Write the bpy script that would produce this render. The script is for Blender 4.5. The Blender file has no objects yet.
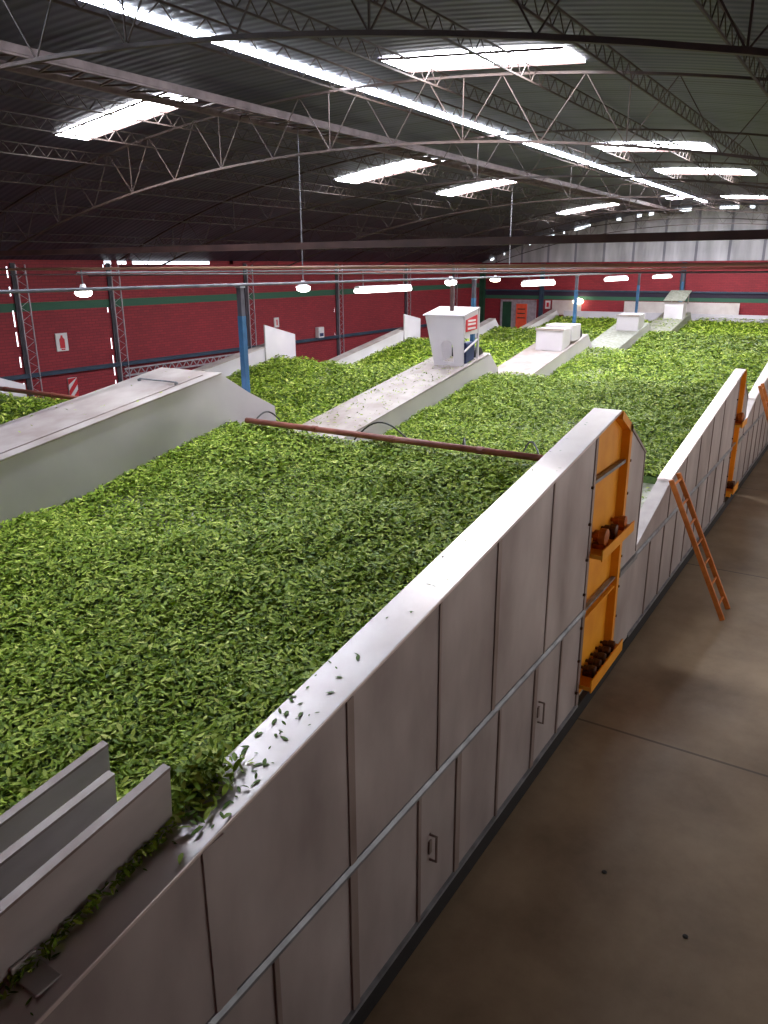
import bpy, math, random
import numpy as np
from mathutils import Vector, Matrix

random.seed(7)
rng = np.random.default_rng(11)
scene = bpy.context.scene
COL = scene.collection

# ------------------------------------------------------------------ helpers
class MB:
    """collects boxes, bars, prisms and tubes into one mesh"""
    def __init__(self):
        self.v = []; self.f = []
    def poly(self, pts, faces):
        o = len(self.v)
        self.v += [tuple(p) for p in pts]
        self.f += [tuple(o + i for i in f) for f in faces]
        return self
    def box(self, x0, x1, y0, y1, z0, z1):
        p = [(x0,y0,z0),(x1,y0,z0),(x1,y1,z0),(x0,y1,z0),(x0,y0,z1),(x1,y0,z1),(x1,y1,z1),(x0,y1,z1)]
        return self.poly(p, [(0,3,2,1),(4,5,6,7),(0,1,5,4),(1,2,6,5),(2,3,7,6),(3,0,4,7)])
    def prism_y(self, prof, y0, y1):
        """closed profile of (x, z) swept along Y"""
        n = len(prof)
        p = [(x, y0, z) for x, z in prof] + [(x, y1, z) for x, z in prof]
        f = [tuple(range(n)), tuple(range(2*n-1, n-1, -1))]
        f += [(i, i+n, (i+1) % n + n, (i+1) % n) for i in range(n)]
        return self.poly(p, f)
    def prism_x(self, prof, x0, x1):
        n = len(prof)
        p = [(x0, y, z) for y, z in prof] + [(x1, y, z) for y, z in prof]
        f = [tuple(range(n)), tuple(range(2*n-1, n-1, -1))]
        f += [(i, i+n, (i+1) % n + n, (i+1) % n) for i in range(n)]
        return self.poly(p, f)
    def bar(self, a, b, w, h=None, up=(0,0,1)):
        h = w if h is None else h
        a = Vector(a); b = Vector(b); d = (b-a).normalized(); u = Vector(up)
        if abs(d.dot(u)) > .98: u = Vector((1,0,0)) if abs(d.x) < .9 else Vector((0,1,0))
        s = d.cross(u).normalized() * (w/2); t = s.cross(d).normalized() * (h/2)
        p = [a-s-t, a+s-t, a+s+t, a-s+t, b-s-t, b+s-t, b+s+t, b-s+t]
        return self.poly(p, [(0,1,2,3),(7,6,5,4),(0,4,5,1),(1,5,6,2),(2,6,7,3),(3,7,4,0)])
    def tube(self, pts, r, n=10, cap=True):
        pts = [Vector(p) for p in pts]; rings = []
        rr = r if isinstance(r, (list, tuple)) else [r]*len(pts)
        o = len(self.v); prev = None
        for i, p in enumerate(pts):
            d = (pts[min(i+1, len(pts)-1)] - pts[max(i-1, 0)])
            if d.length < 1e-6: d = prev if prev is not None else Vector((0,0,1))
            d = d.normalized(); prev = d
            u = Vector((0,0,1)) if abs(d.z) < .9 else Vector((1,0,0))
            s = d.cross(u).normalized(); t = s.cross(d).normalized()
            for k in range(n):
                a = 2*math.pi*k/n
                self.v.append(tuple(p + (s*math.cos(a) + t*math.sin(a))*rr[i]))
        for i in range(len(pts)-1):
            for k in range(n):
                self.f.append((o+i*n+k, o+i*n+(k+1) % n, o+(i+1)*n+(k+1) % n, o+(i+1)*n+k))
        if cap:
            self.f.append(tuple(o+k for k in range(n-1, -1, -1)))
            self.f.append(tuple(o+(len(pts)-1)*n+k for k in range(n)))
        return self
    def lathe(self, prof, c=(0,0,0), n=20, axis='z'):
        o = len(self.v)
        for r, h in prof:
            for k in range(n):
                a = 2*math.pi*k/n
                q = (r*math.cos(a), r*math.sin(a), h)
                if axis == 'y': q = (q[0], q[2], q[1])
                if axis == 'x': q = (q[2], q[0], q[1])
                self.v.append((c[0]+q[0], c[1]+q[1], c[2]+q[2]))
        for i in range(len(prof)-1):
            for k in range(n):
                self.f.append((o+i*n+k, o+i*n+(k+1) % n, o+(i+1)*n+(k+1) % n, o+(i+1)*n+k))
        self.f.append(tuple(o+k for k in range(n-1, -1, -1)))
        self.f.append(tuple(o+(len(prof)-1)*n+k for k in range(n)))
        return self
    def build(self, name, mat, parent=None, smooth=False, bevel=0, origin=None):
        me = bpy.data.meshes.new(name)
        v = self.v
        if origin is not None: v = [(a-origin[0], b-origin[1], c-origin[2]) for a, b, c in v]
        me.from_pydata(v, [], self.f); me.validate(); me.update()
        import bmesh
        bm = bmesh.new(); bm.from_mesh(me)
        bmesh.ops.recalc_face_normals(bm, faces=bm.faces[:])
        bm.to_mesh(me); bm.free()
        for m in (mat if isinstance(mat, (list, tuple)) else [mat]): me.materials.append(m)
        if smooth:
            for p in me.polygons: p.use_smooth = True
        o = bpy.data.objects.new(name, me); COL.objects.link(o)
        if parent is not None: o.parent = parent
        if origin is not None: o.location = origin
        if bevel:
            b = o.modifiers.new('bevel', 'BEVEL'); b.width = bevel; b.segments = 2; b.limit_method = 'ANGLE'
        return o

def tag(o, label=None, cat=None, group=None, kind=None):
    if label: o['label'] = label
    if cat: o['category'] = cat
    if group: o['group'] = group
    if kind: o['kind'] = kind
    return o

def empty(name, loc, label, cat, group=None):
    o = bpy.data.objects.new(name, None); COL.objects.link(o); o.location = loc
    o.empty_display_size = .2
    return tag(o, label, cat, group)

class Thing:
    """an Empty at the base; parts given in world coordinates"""
    def __init__(self, name, loc, label, cat, group=None):
        self.o = empty(name, loc, label, cat, group); self.loc = loc
    def part(self, name, mb, mat, parent=None, smooth=False, bevel=0, label=None):
        L = self.loc
        mb.v = [(a-L[0], b-L[1], c-L[2]) for a, b, c in mb.v]
        p = mb.build(name, mat, parent or self.o, smooth, bevel)
        if label: p['label'] = label
        return p

# ------------------------------------------------------------------ materials
def new_mat(name):
    m = bpy.data.materials.new(name); m.use_nodes = True
    nt = m.node_tree; b = nt.nodes['Principled BSDF']
    return m, nt, b

def lin(r, g, b):
    f = lambda c: (c/255/12.92 if c/255 <= .04045 else ((c/255+.055)/1.055)**2.4)
    return (f(r), f(g), f(b), 1)

def mat(name, c1, c2=None, rough=.5, metal=0., scale=3., bump=0., bscale=30., detail=6., stretch=(1,1,1), spec=.5, lo=.3, hi=.7, rvar=0.):
    m, nt, b = new_mat(name)
    b.inputs['Roughness'].default_value = rough; b.inputs['Metallic'].default_value = metal
    b.inputs['Specular IOR Level'].default_value = spec
    N = nt.nodes.new; L = nt.links.new
    geo = N('ShaderNodeNewGeometry'); mp = N('ShaderNodeMapping'); mp.inputs['Scale'].default_value = stretch
    L(geo.outputs['Position'], mp.inputs['Vector'])
    if c2 is None:
        b.inputs['Base Color'].default_value = c1
    else:
        n = N('ShaderNodeTexNoise'); n.inputs['Scale'].default_value = scale; n.inputs['Detail'].default_value = detail
        L(mp.outputs['Vector'], n.inputs['Vector'])
        r = N('ShaderNodeValToRGB'); r.color_ramp.elements[0].position = lo; r.color_ramp.elements[1].position = hi
        r.color_ramp.elements[0].color = c1; r.color_ramp.elements[1].color = c2
        L(n.outputs['Fac'], r.inputs['Fac']); L(r.outputs['Color'], b.inputs['Base Color'])
        if rvar:
            mr = N('ShaderNodeMapRange'); mr.inputs['To Min'].default_value = rough-rvar; mr.inputs['To Max'].default_value = rough+rvar
            L(n.outputs['Fac'], mr.inputs['Value']); L(mr.outputs['Result'], b.inputs['Roughness'])
    if bump:
        n2 = N('ShaderNodeTexNoise'); n2.inputs['Scale'].default_value = bscale; L(mp.outputs['Vector'], n2.inputs['Vector'])
        bp = N('ShaderNodeBump'); bp.inputs['Strength'].default_value = bump; bp.inputs['Distance'].default_value = .02
        L(n2.outputs['Fac'], bp.inputs['Height']); L(bp.outputs['Normal'], b.inputs['Normal'])
    return m

def emit(name, col, s):
    m, nt, b = new_mat(name)
    b.inputs['Base Color'].default_value = (.8,.8,.8,1)
    b.inputs['Emission Color'].default_value = col; b.inputs['Emission Strength'].default_value = s
    return m

M = {}
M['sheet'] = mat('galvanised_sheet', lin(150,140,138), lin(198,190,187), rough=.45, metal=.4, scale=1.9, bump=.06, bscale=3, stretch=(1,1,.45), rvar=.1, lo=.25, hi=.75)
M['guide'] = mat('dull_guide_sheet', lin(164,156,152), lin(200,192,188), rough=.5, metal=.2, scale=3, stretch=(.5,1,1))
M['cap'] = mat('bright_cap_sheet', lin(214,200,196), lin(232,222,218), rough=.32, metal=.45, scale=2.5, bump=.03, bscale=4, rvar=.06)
M['stiff'] = mat('stained_stiffener', lin(132,116,110), lin(166,154,148), rough=.5, metal=.5, scale=3, stretch=(1,1,.4))
M['rail'] = mat('blue_grey_rail', lin(118,120,124), lin(156,160,164), rough=.45, metal=.5, scale=6)
M['plinth'] = mat('black_plinth', lin(18,18,19), lin(30,29,29), rough=.7, scale=4)
M['white'] = mat('white_painted_sheet', lin(190,182,188), lin(204,196,200), rough=.45, scale=1.2, spec=.4)
M['whitetop'] = mat('dusty_white_top', lin(148,132,126), lin(170,158,154), rough=.5, scale=2.2, detail=9, lo=.35, hi=.6)
M['greytray'] = mat('worn_tray', lin(120,122,105), lin(164,162,150), rough=.5, metal=.3, scale=9, detail=10)
M['orange'] = mat('orange_paint', lin(222,140,14), lin(236,160,34), rough=.5, scale=3)
M['orangedk'] = mat('greasy_orange', lin(120,58,14), lin(205,112,22), rough=.5, scale=9)
M['ladder'] = mat('ladder_paint', lin(176,96,34), lin(206,122,52), rough=.5, scale=8)
M['grease'] = mat('greasy_steel', lin(46,30,20), lin(96,60,34), rough=.45, metal=.4, scale=20)
M['blue'] = mat('blue_post_paint', lin(34,74,106), lin(50,96,134), rough=.5, scale=4)
M['postdark'] = mat('dark_post', lin(56,52,60), lin(78,72,80), rough=.6, scale=5)
M['redpipe'] = mat('rusty_red_pipe', lin(104,46,36), lin(150,84,70), rough=.5, scale=5, stretch=(1,.4,1))
M['pipe_or'] = mat('tan_pipe', lin(150,108,86), lin(178,132,108), rough=.5, scale=4)
M['pipe_gr'] = mat('grey_pipe', lin(92,92,100), lin(120,116,118), rough=.45, metal=.3, scale=4)
M['rust'] = mat('rusty_steel', lin(50,39,37), lin(70,52,45), rough=.7, scale=6)
M['purlin'] = mat('dark_purlin_steel', lin(44,34,32), lin(60,45,38), rough=.7, scale=6)
M['ridgesteel'] = mat('ridge_lit_steel', lin(78,62,60), lin(112,94,92), rough=.6, scale=5)  # paler than the other steel: light from the ridge strip put into the colour
M['darkbeam'] = mat('dark_brown_beam', lin(58,36,34), lin(84,56,52), rough=.65, scale=3)
M['teal'] = mat('dark_teal_rail', lin(36,52,70), lin(50,68,86), rough=.6, scale=3)
M['silver'] = mat('silver_lattice', lin(160,150,158), lin(190,182,190), rough=.45, metal=.3, scale=6)
M['wire'] = mat('dark_wire', lin(38,36,34), rough=.6)
M['black'] = mat('black_rubber', lin(24,24,26), rough=.6)
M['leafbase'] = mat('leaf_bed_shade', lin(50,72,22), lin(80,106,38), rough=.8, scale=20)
M['signwhite'] = mat('sign_white', lin(220,214,214), rough=.5)
M['signred'] = mat('sign_red', lin(200,30,44), rough=.5)
M['doorgreen'] = mat('door_green', lin(22,62,44), lin(34,80,56), rough=.5, scale=3)
M['doororange'] = mat('door_orange_red', lin(232,78,50), lin(246,104,70), rough=.5, scale=4)
M['bluebox'] = mat('blue_box', lin(30,44,92), rough=.5)
M['gable'] = None
M['sky'] = emit('skylight_sheet', (.94,.95,1.0,1), 48)
M['ridge'] = emit('ridge_light_sheet', (.80,.87,1.0,1), 85)
M['added_pane'] = emit('added_window_glow', (1.0,.97,.94,1), 4)  # glow for the windows added in the unseen aisle wall
M['tube'] = emit('fluorescent_glow', (1.,.97,.94,1), 9)
M['bulb'] = emit('bulb_glow', (1.,.95,.9,1), 14)
M['warm'] = emit('warm_bulb_glow', (1.,.85,.62,1), 12)

def brick_mat(name, stripe0, stripe1, band=None):
    m, nt, b = new_mat(name); N = nt.nodes.new; L = nt.links.new
    b.inputs['Roughness'].default_value = .7
    geo = N('ShaderNodeNewGeometry'); sep = N('ShaderNodeSeparateXYZ'); L(geo.outputs['Position'], sep.inputs[0])
    add = N('ShaderNodeMath'); add.operation = 'ADD'; L(sep.outputs['X'], add.inputs[0]); L(sep.outputs['Y'], add.inputs[1])
    cmb = N('ShaderNodeCombineXYZ'); L(add.outputs[0], cmb.inputs['X']); L(sep.outputs['Z'], cmb.inputs['Y'])
    br = N('ShaderNodeTexBrick'); br.inputs['Scale'].default_value = 1; br.inputs['Brick Width'].default_value = .26; br.inputs['Row Height'].default_value = .085
    br.inputs['Mortar Size'].default_value = .009
    br.inputs['Color1'].default_value = lin(164,44,54); br.inputs['Color2'].default_value = lin(148,38,50); br.inputs['Mortar'].default_value = lin(126,32,42)
    L(cmb.outputs[0], br.inputs['Vector'])
    nz = N('ShaderNodeTexNoise'); nz.inputs['Scale'].default_value = .7; nz.inputs['Detail'].default_value = 5; L(geo.outputs['Position'], nz.inputs['Vector'])
    mx0 = N('ShaderNodeMixRGB'); mx0.blend_type = 'MULTIPLY'; mx0.inputs[0].default_value = .35; L(br.outputs['Color'], mx0.inputs[1]); L(nz.outputs['Fac'], mx0.inputs[2])
    def rangefac(lo, hi):
        a = N('ShaderNodeMath'); a.operation = 'GREATER_THAN'; a.inputs[1].default_value = lo; L(sep.outputs['Z'], a.inputs[0])
        c = N('ShaderNodeMath'); c.operation = 'LESS_THAN'; c.inputs[1].default_value = hi; L(sep.outputs['Z'], c.inputs[0])
        d = N('ShaderNodeMath'); d.operation = 'MULTIPLY'; L(a.outputs[0], d.inputs[0]); L(c.outputs[0], d.inputs[1]); return d.outputs[0]
    mx = N('ShaderNodeMixRGB'); L(rangefac(stripe0, stripe1), mx.inputs[0]); L(mx0.outputs[0], mx.inputs[1]); mx.inputs[2].default_value = lin(48,92,70)
    out = mx
    if band:
        m2 = N('ShaderNodeMixRGB'); L(rangefac(*band), m2.inputs[0]); L(mx.outputs[0], m2.inputs[1]); m2.inputs[2].default_value = lin(40,26,48); out = m2
    L(out.outputs[0], b.inputs['Base Color'])
    bp = N('ShaderNodeBump'); bp.inputs['Strength'].default_value = .4; bp.inputs['Distance'].default_value = .01
    L(br.outputs['Fac'], bp.inputs['Height']); bp.invert = True; L(bp.outputs['Normal'], b.inputs['Normal'])
    return m
M['brick'] = brick_mat('red_brick', 4.06, 4.30)
M['brickfar'] = brick_mat('red_brick_far', 3.42, 3.62, (3.62, 3.86))

def corrugated(name, c1, c2, axis, period, seam, rough=.6):
    """sheets: ribs run along the other axis; seam = darker overlap lines"""
    m, nt, b = new_mat(name); N = nt.nodes.new; L = nt.links.new
    b.inputs['Roughness'].default_value = rough
    geo = N('ShaderNodeNewGeometry'); sep = N('ShaderNodeSeparateXYZ'); L(geo.outputs['Position'], sep.inputs[0])
    w = N('ShaderNodeMath'); w.operation = 'MULTIPLY'; w.inputs[1].default_value = 2*math.pi/period; L(sep.outputs[axis], w.inputs[0])
    s = N('ShaderNodeMath'); s.operation = 'SINE'; L(w.outputs[0], s.inputs[0])
    bp = N('ShaderNodeBump'); bp.inputs['Strength'].default_value = .15; bp.inputs['Distance'].default_value = .02
    L(s.outputs[0], bp.inputs['Height']); L(bp.outputs['Normal'], b.inputs['Normal'])
    nz = N('ShaderNodeTexNoise'); nz.inputs['Scale'].default_value = 1.; nz.inputs['Detail'].default_value = 7
    mp = N('ShaderNodeMapping'); mp.inputs['Scale'].default_value = {'X': (1.6,.25,.3), 'Y': (.3,1.6,.3)}[axis]
    L(geo.outputs['Position'], mp.inputs[0]); L(mp.outputs[0], nz.inputs['Vector'])
    r = N('ShaderNodeValToRGB'); r.color_ramp.elements[0].color = c1; r.color_ramp.elements[1].color = c2
    r.color_ramp.elements[0].position = .32; r.color_ramp.elements[1].position = .68
    L(nz.outputs['Fac'], r.inputs[0])
    fm = N('ShaderNodeMath'); fm.operation = 'MODULO'; fm.inputs[1].default_value = seam
    ad = N('ShaderNodeMath'); ad.operation = 'ADD'; ad.inputs[1].default_value = 100; L(sep.outputs[axis], ad.inputs[0]); L(ad.outputs[0], fm.inputs[0])
    lt = N('ShaderNodeMath'); lt.operation = 'LESS_THAN'; lt.inputs[1].default_value = .13; L(fm.outputs[0], lt.inputs[0])
    mx = N('ShaderNodeMixRGB'); mx.blend_type = 'MULTIPLY'; L(lt.outputs[0], mx.inputs[0]); L(r.outputs[0], mx.inputs[1]); mx.inputs[2].default_value = (.45,.45,.5,1)
    L(mx.outputs[0], b.inputs['Base Color'])
    return m
M['roof'] = corrugated('dark_roof_sheet', lin(40,37,54), lin(58,55,74), 'X', .18, .9)
M['gable'] = corrugated('grey_gable_sheet', lin(158,152,158), lin(206,200,206), 'Y', .18, 1.6)

def floor_mat():
    m, nt, b = new_mat('brown_concrete'); N = nt.nodes.new; L = nt.links.new
    geo = N('ShaderNodeNewGeometry'); sep = N('ShaderNodeSeparateXYZ'); L(geo.outputs['Position'], sep.inputs[0])
    n1 = N('ShaderNodeTexNoise'); n1.inputs['Scale'].default_value = .8; n1.inputs['Detail'].default_value = 8; n1.inputs['Roughness'].default_value = .62
    L(geo.outputs['Position'], n1.inputs['Vector'])
    r = N('ShaderNodeValToRGB'); r.color_ramp.elements[0].position = .33; r.color_ramp.elements[1].position = .7
    r.color_ramp.elements[0].color = lin(118,97,74); r.color_ramp.elements[1].color = lin(160,138,112)
    L(n1.outputs['Fac'], r.inputs[0])
    # expansion joints across the aisle every six metres
    a = N('ShaderNodeMath'); a.operation = 'ADD'; a.inputs[1].default_value = -8.06+60+.02; L(sep.outputs['X'], a.inputs[0])
    md = N('ShaderNodeMath'); md.operation = 'MODULO'; md.inputs[1].default_value = 6.0; L(a.outputs[0], md.inputs[0])
    lt = N('ShaderNodeMath'); lt.operation = 'LESS_THAN'; lt.inputs[1].default_value = .035; L(md.outputs[0], lt.inputs[0])
    mx = N('ShaderNodeMixRGB'); mx.blend_type = 'MULTIPLY'; L(lt.outputs[0], mx.inputs[0]); L(r.outputs[0], mx.inputs[1]); mx.inputs[2].default_value = (.42,.4,.4,1)
    L(mx.outputs[0], b.inputs['Base Color'])
    b.inputs['Roughness'].default_value = .55
    n2 = N('ShaderNodeTexNoise'); n2.inputs['Scale'].default_value = 1.7; L(geo.outputs['Position'], n2.inputs['Vector'])
    mr = N('ShaderNodeMapRange'); mr.inputs['To Min'].default_value = .38; mr.inputs['To Max'].default_value = .68
    L(n2.outputs['Fac'], mr.inputs['Value']); L(mr.outputs[0], b.inputs['Roughness'])
    return m
M['floor'] = floor_mat()

def leaf_mat():
    m, nt, b = new_mat('green_leaf'); N = nt.nodes.new; L = nt.links.new
    at = N('ShaderNodeAttribute'); at.attribute_name = 'tint'
    r = N('ShaderNodeValToRGB'); e = r.color_ramp.elements
    e[0].position = 0; e[0].color = lin(58,86,18); e[1].position = 1; e[1].color = lin(208,212,116)
    x = e.new(.4); x.color = lin(112,139,32); x = e.new(.72); x.color = lin(164,182,68)
    L(at.outputs['Fac'], r.inputs[0]); L(r.outputs[0], b.inputs['Base Color'])
    b.inputs['Roughness'].default_value = .5; b.inputs['Specular IOR Level'].default_value = .18
    return m
M['leaf'] = leaf_mat()

# ------------------------------------------------------------------ camera
F, PIT, YAW, ROL, H = 767.3, 0.3078, 0.5687, -0.0057, 5.2
import math as _m
PIT, YAW, ROL = 0.30785, 0.56873, -0.00574
fw = Vector((_m.cos(PIT)*_m.cos(YAW), _m.cos(PIT)*_m.sin(YAW), -_m.sin(PIT)))
rt = Vector((_m.sin(YAW), -_m.cos(YAW), 0)); up = rt.cross(fw)
r2 = rt*_m.cos(ROL) + up*_m.sin(ROL); u2 = -rt*_m.sin(ROL) + up*_m.cos(ROL)
cam = bpy.data.cameras.new('camera'); cam.sensor_fit = 'VERTICAL'; cam.sensor_height = 24; cam.lens = F/1024*24
cam.clip_end = 200; cam.clip_start = .05
co = bpy.data.objects.new('camera', cam); COL.objects.link(co)
co.matrix_world = Matrix(((r2.x,u2.x,-fw.x,0),(r2.y,u2.y,-fw.y,0),(r2.z,u2.z,-fw.z,H),(0,0,0,1)))
scene.camera = co

# ------------------------------------------------------------------ leaves
def vnoise(x, y, s, seed):
    """smooth value noise"""
    g = np.random.default_rng(seed).random((64, 64))
    u = x/s; v = y/s; i = np.floor(u).astype(int); j = np.floor(v).astype(int); a = u-i; b = v-j
    a = a*a*(3-2*a); b = b*b*(3-2*b)
    G = lambda p, q: g[p % 64, q % 64]
    return (G(i,j)*(1-a)+G(i+1,j)*a)*(1-b) + (G(i,j+1)*(1-a)+G(i+1,j+1)*a)*b - .5

def leaf_template(fine):
    if fine:
        xs = [-.5,-.22,.12,.36,.5]; ws = [.03,.34,.40,.22,.02]
    else:
        xs = [-.5,-.05,.5]; ws = [.06,.42,.03]
    v = []; f = []
    for i, (x, w) in enumerate(zip(xs, ws)):
        z = -.35*x*x
        v += [(x,-w*.42,z+.10*w), (x,0,z), (x,w*.42,z+.10*w)]
    for i in range(len(xs)-1):
        a = 3*i
        f += [(a,a+3,a+4,a+1),(a+1,a+4,a+5,a+2)]
    return np.array(v), np.array(f)

def leaf_mesh(name, P, size, fine, tilt=.36, tint=None, normals=None, base=None):
    """P (n,3) positions of leaves lying about on a surface"""
    n = len(P); V, Fc = leaf_template(fine); k = len(V)
    yaw = rng.random(n)*2*math.pi; p1 = rng.normal(0, tilt, n); p2 = rng.normal(0, tilt, n)
    flip = rng.random(n) < .45
    L = size*rng.uniform(.6, 1.25, n); W = L*rng.uniform(.8, 1.15, n); curl = rng.uniform(-.6, 1.3, n)
    x = V[None,:,0]*L[:,None]; y = V[None,:,1]*W[:,None]; z = V[None,:,2]*L[:,None]*curl[:,None]
    c, s = np.cos(p1)[:,None], np.sin(p1)[:,None]; x, z = x*c-z*s, x*s+z*c
    c, s = np.cos(p2)[:,None], np.sin(p2)[:,None]; y, z = y*c-z*s, y*s+z*c
    c, s = np.cos(yaw)[:,None], np.sin(yaw)[:,None]; x, y = x*c-y*s, x*s+y*c
    vert = np.stack([x+P[:,0:1], y+P[:,1:2], z+P[:,2:3]], -1).reshape(-1, 3)
    quads = (Fc[None] + (np.arange(n)*k)[:,None,None]).reshape(-1, 4)
    if tint is None: tint = np.clip(rng.normal(.36, .15, n) + flip*.30, 0, 1)
    tv = np.repeat(tint, k)
    mi = np.zeros(len(quads), dtype=np.int32)
    if base is not None:
        bv, bf = base
        quads = np.concatenate([quads, bf+len(vert)]); vert = np.concatenate([vert, bv]); tv = np.concatenate([tv, np.zeros(len(bv))])
        mi = np.concatenate([mi, np.ones(len(bf), dtype=np.int32)])
    me = bpy.data.meshes.new(name)
    me.vertices.add(len(vert)); me.vertices.foreach_set('co', vert.astype(np.float32).ravel())
    me.loops.add(len(quads)*4); me.loops.foreach_set('vertex_index', quads.astype(np.int32).ravel())
    me.polygons.add(len(quads)); me.polygons.foreach_set('loop_start', (np.arange(len(quads))*4).astype(np.int32))
    me.materials.append(M['leaf']); me.materials.append(M['leafbase'])
    me.polygons.foreach_set('material_index', mi)
    me.polygons.foreach_set('use_smooth', np.ones(len(quads), dtype=bool))
    me.update(calc_edges=True)
    at = me.attributes.new('tint', 'FLOAT', 'POINT'); at.data.foreach_set('value', tv.astype(np.float32))
    return me

def leaf_bed(label, x0, x1, y0, y1, zf, density, size, fine, seed, lump=.05, edge=None):
    n = int((x1-x0)*(y1-y0)*density)
    X = rng.uniform(x0, x1, n); Y = rng.uniform(y0, y1, n)
    hz = lambda a, b: zf(a) + lump*2*vnoise(a+50, b+50, .55, seed) + lump*2.4*vnoise(a+50, b+50, 1.7, seed+1) - (edge(a, b) if edge else 0)
    # keep only what could be seen from near the camera position
    Z = hz(X, Y) + rng.uniform(-.035, .045, n)
    d = np.stack([X, Y, Z-H], -1); dep = d @ np.array(fw); px = F*(d @ np.array(r2))/np.maximum(dep, .1); py = F*(d @ np.array(u2))/np.maximum(dep, .1)
    ok = (dep > .5) & (np.abs(px) < 384+350) & (np.abs(py) < 512+350)
    P = np.stack([X, Y, Z], -1)[ok]
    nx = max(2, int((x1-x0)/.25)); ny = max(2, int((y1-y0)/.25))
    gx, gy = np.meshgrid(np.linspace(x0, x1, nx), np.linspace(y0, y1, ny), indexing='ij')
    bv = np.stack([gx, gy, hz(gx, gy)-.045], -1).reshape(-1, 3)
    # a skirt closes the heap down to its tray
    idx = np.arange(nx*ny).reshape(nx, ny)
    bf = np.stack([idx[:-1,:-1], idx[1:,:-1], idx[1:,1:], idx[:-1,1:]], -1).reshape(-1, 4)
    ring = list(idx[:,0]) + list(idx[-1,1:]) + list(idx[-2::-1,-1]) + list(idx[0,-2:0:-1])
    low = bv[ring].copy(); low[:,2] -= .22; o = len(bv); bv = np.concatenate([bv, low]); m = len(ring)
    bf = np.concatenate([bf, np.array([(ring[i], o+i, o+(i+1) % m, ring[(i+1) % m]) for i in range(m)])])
    me = leaf_mesh('leaf_bed', P, size, fine, base=(bv, bf))
    ob = bpy.data.objects.new('leaf_bed', me); COL.objects.link(ob)
    tag(ob, label, 'tea leaves', 'leaf beds on the troughs', 'stuff')
    return ob

# ------------------------------------------------------------------ the setting
YL, XF, YR_, XN = 21.0, 43.9, -5.0, -6.0
RC, RR, RZ = 8.0, 33.8, 8.08
def roofz(y, dz=0): return RZ-RR+math.sqrt(RR*RR-(y-RC)**2)-dz

o = MB().box(XN, XF+.3, YR_, YL+.3, -.2, 0).build('floor', M['floor']); tag(o, 'brown worn concrete floor of the hall', None, None, 'structure')
mb = MB(); ys = np.linspace(YR_-.1, YL+.05, 60)
prof = [(y, roofz(y)) for y in ys] + [(y, roofz(y)+.12) for y in ys[::-1]]
nY = len(ys)
pts = [(XN-.1, y, roofz(y)) for y in ys] + [(XF+.25, y, roofz(y)) for y in ys]
pts += [(XN-.1, y, roofz(y)+.1) for y in ys] + [(XF+.25, y, roofz(y)+.1) for y in ys]
fs = []
for i in range(nY-1):
    fs += [(i, i+1, nY+i+1, nY+i), (2*nY+i, 3*nY+i, 3*nY+i+1, 2*nY+i+1)]
    fs += [(i, 2*nY+i, 2*nY+i+1, i+1), (nY+i, nY+i+1, 3*nY+i+1, 3*nY+i)]
fs += [(0, nY, 3*nY, 2*nY), (nY-1, 3*nY-1, 4*nY-1, 2*nY-1)]
mb.poly(pts, fs)
o = mb.build('ceiling', M['roof'], smooth=False); tag(o, 'dark curved sheet metal roof', None, None, 'structure')

COLX = [13.5, 16.75, 23.05, 29.0, 35.0, 40.2]
mb = MB()
edges = [XN] + [c-.16 for c in COLX] + [XF+.3]
for i in range(len(edges)-1):
    a = edges[i] + (.03 if i else 0); b = edges[i+1] - (.03 if i < len(edges)-2 else 0)
    top = 5.36 if i == 2 else 5.60
    mb.box(a, b, YL, YL+.04, 0, top)
    if i == 2:                                    # blocks between the daylight slots under the eave
        for q in (a+.3, a+.9, b-.6): mb.box(q, q+.22, YL+.005, YL+.035, top, 5.6)
        mb.box(b-1.6, b, YL+.005, YL+.035, top, 5.6)
# slit fillers: leave irregular slivers of daylight beside the columns
for ci, c in enumerate(COLX):
    segs = {0: [(0,1.9),(2.05,2.5),(2.8,3.1),(3.5,3.65),(4.1,4.5),(4.75,5.0),(5.3,5.6)], 1: [(0,1.1),(1.75,1.9),(2.55,2.75),(3.1,3.9),(4.05,5.2),(5.35,5.6)]}.get(ci, [(0,2.3),(2.42,3.3),(3.5 if ci == 3 else 3.34,5.6)])
    for z0, z1 in segs: mb.box(c-.2, c-.12, YL+.002, YL+.038, z0, z1)
o = mb.build('wall_left', M['brick']); tag(o, 'red brick side wall with a green painted stripe', None, None, 'structure')

mb = MB().box(XF, XF+.25, YR_, YL, 0, 5.46)
wf = mb.build('wall_far', M['brickfar']); tag(wf, 'red brick end wall with green stripe', None, None, 'structure')
ys2 = np.linspace(YR_, YL, 40)
prof = [(YR_, 5.46), (YL, 5.46)] + [(y, roofz(y)-.15) for y in ys2[::-1] if roofz(y)-.15 > 5.47]
g = MB().prism_x(prof, XF+.02, XF+.12)
rr = random.Random(5)
y = YR_
while y < YL-.4:                                   # flashing that leaves daylight gaps along the arch
    w = rr.uniform(.35, 1.5); gap = rr.choice([.1, .25, .5, .9]) if y > 1 else .2
    g.prism_x([(y, roofz(y)-.2), (y+w, roofz(y+w)-.2), (y+w, roofz(y+w)+.01), (y, roofz(y)+.01)], XF+.03, XF+.11)
    y += w+gap
o = g.build('gable_cladding', M['gable'], wf); o['label'] = 'grey corrugated gable sheets'
o = MB().box(XF-.08, XF, YR_, YL, 3.86, 3.95).build('wall_rail', M['teal'], wf)
o = MB().box(XF-.25, XF, YL-.3, YL, 0, 5.4).build('corner_column', M['doorgreen'], wf); o['label'] = 'green corner column'
mb = MB()
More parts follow.
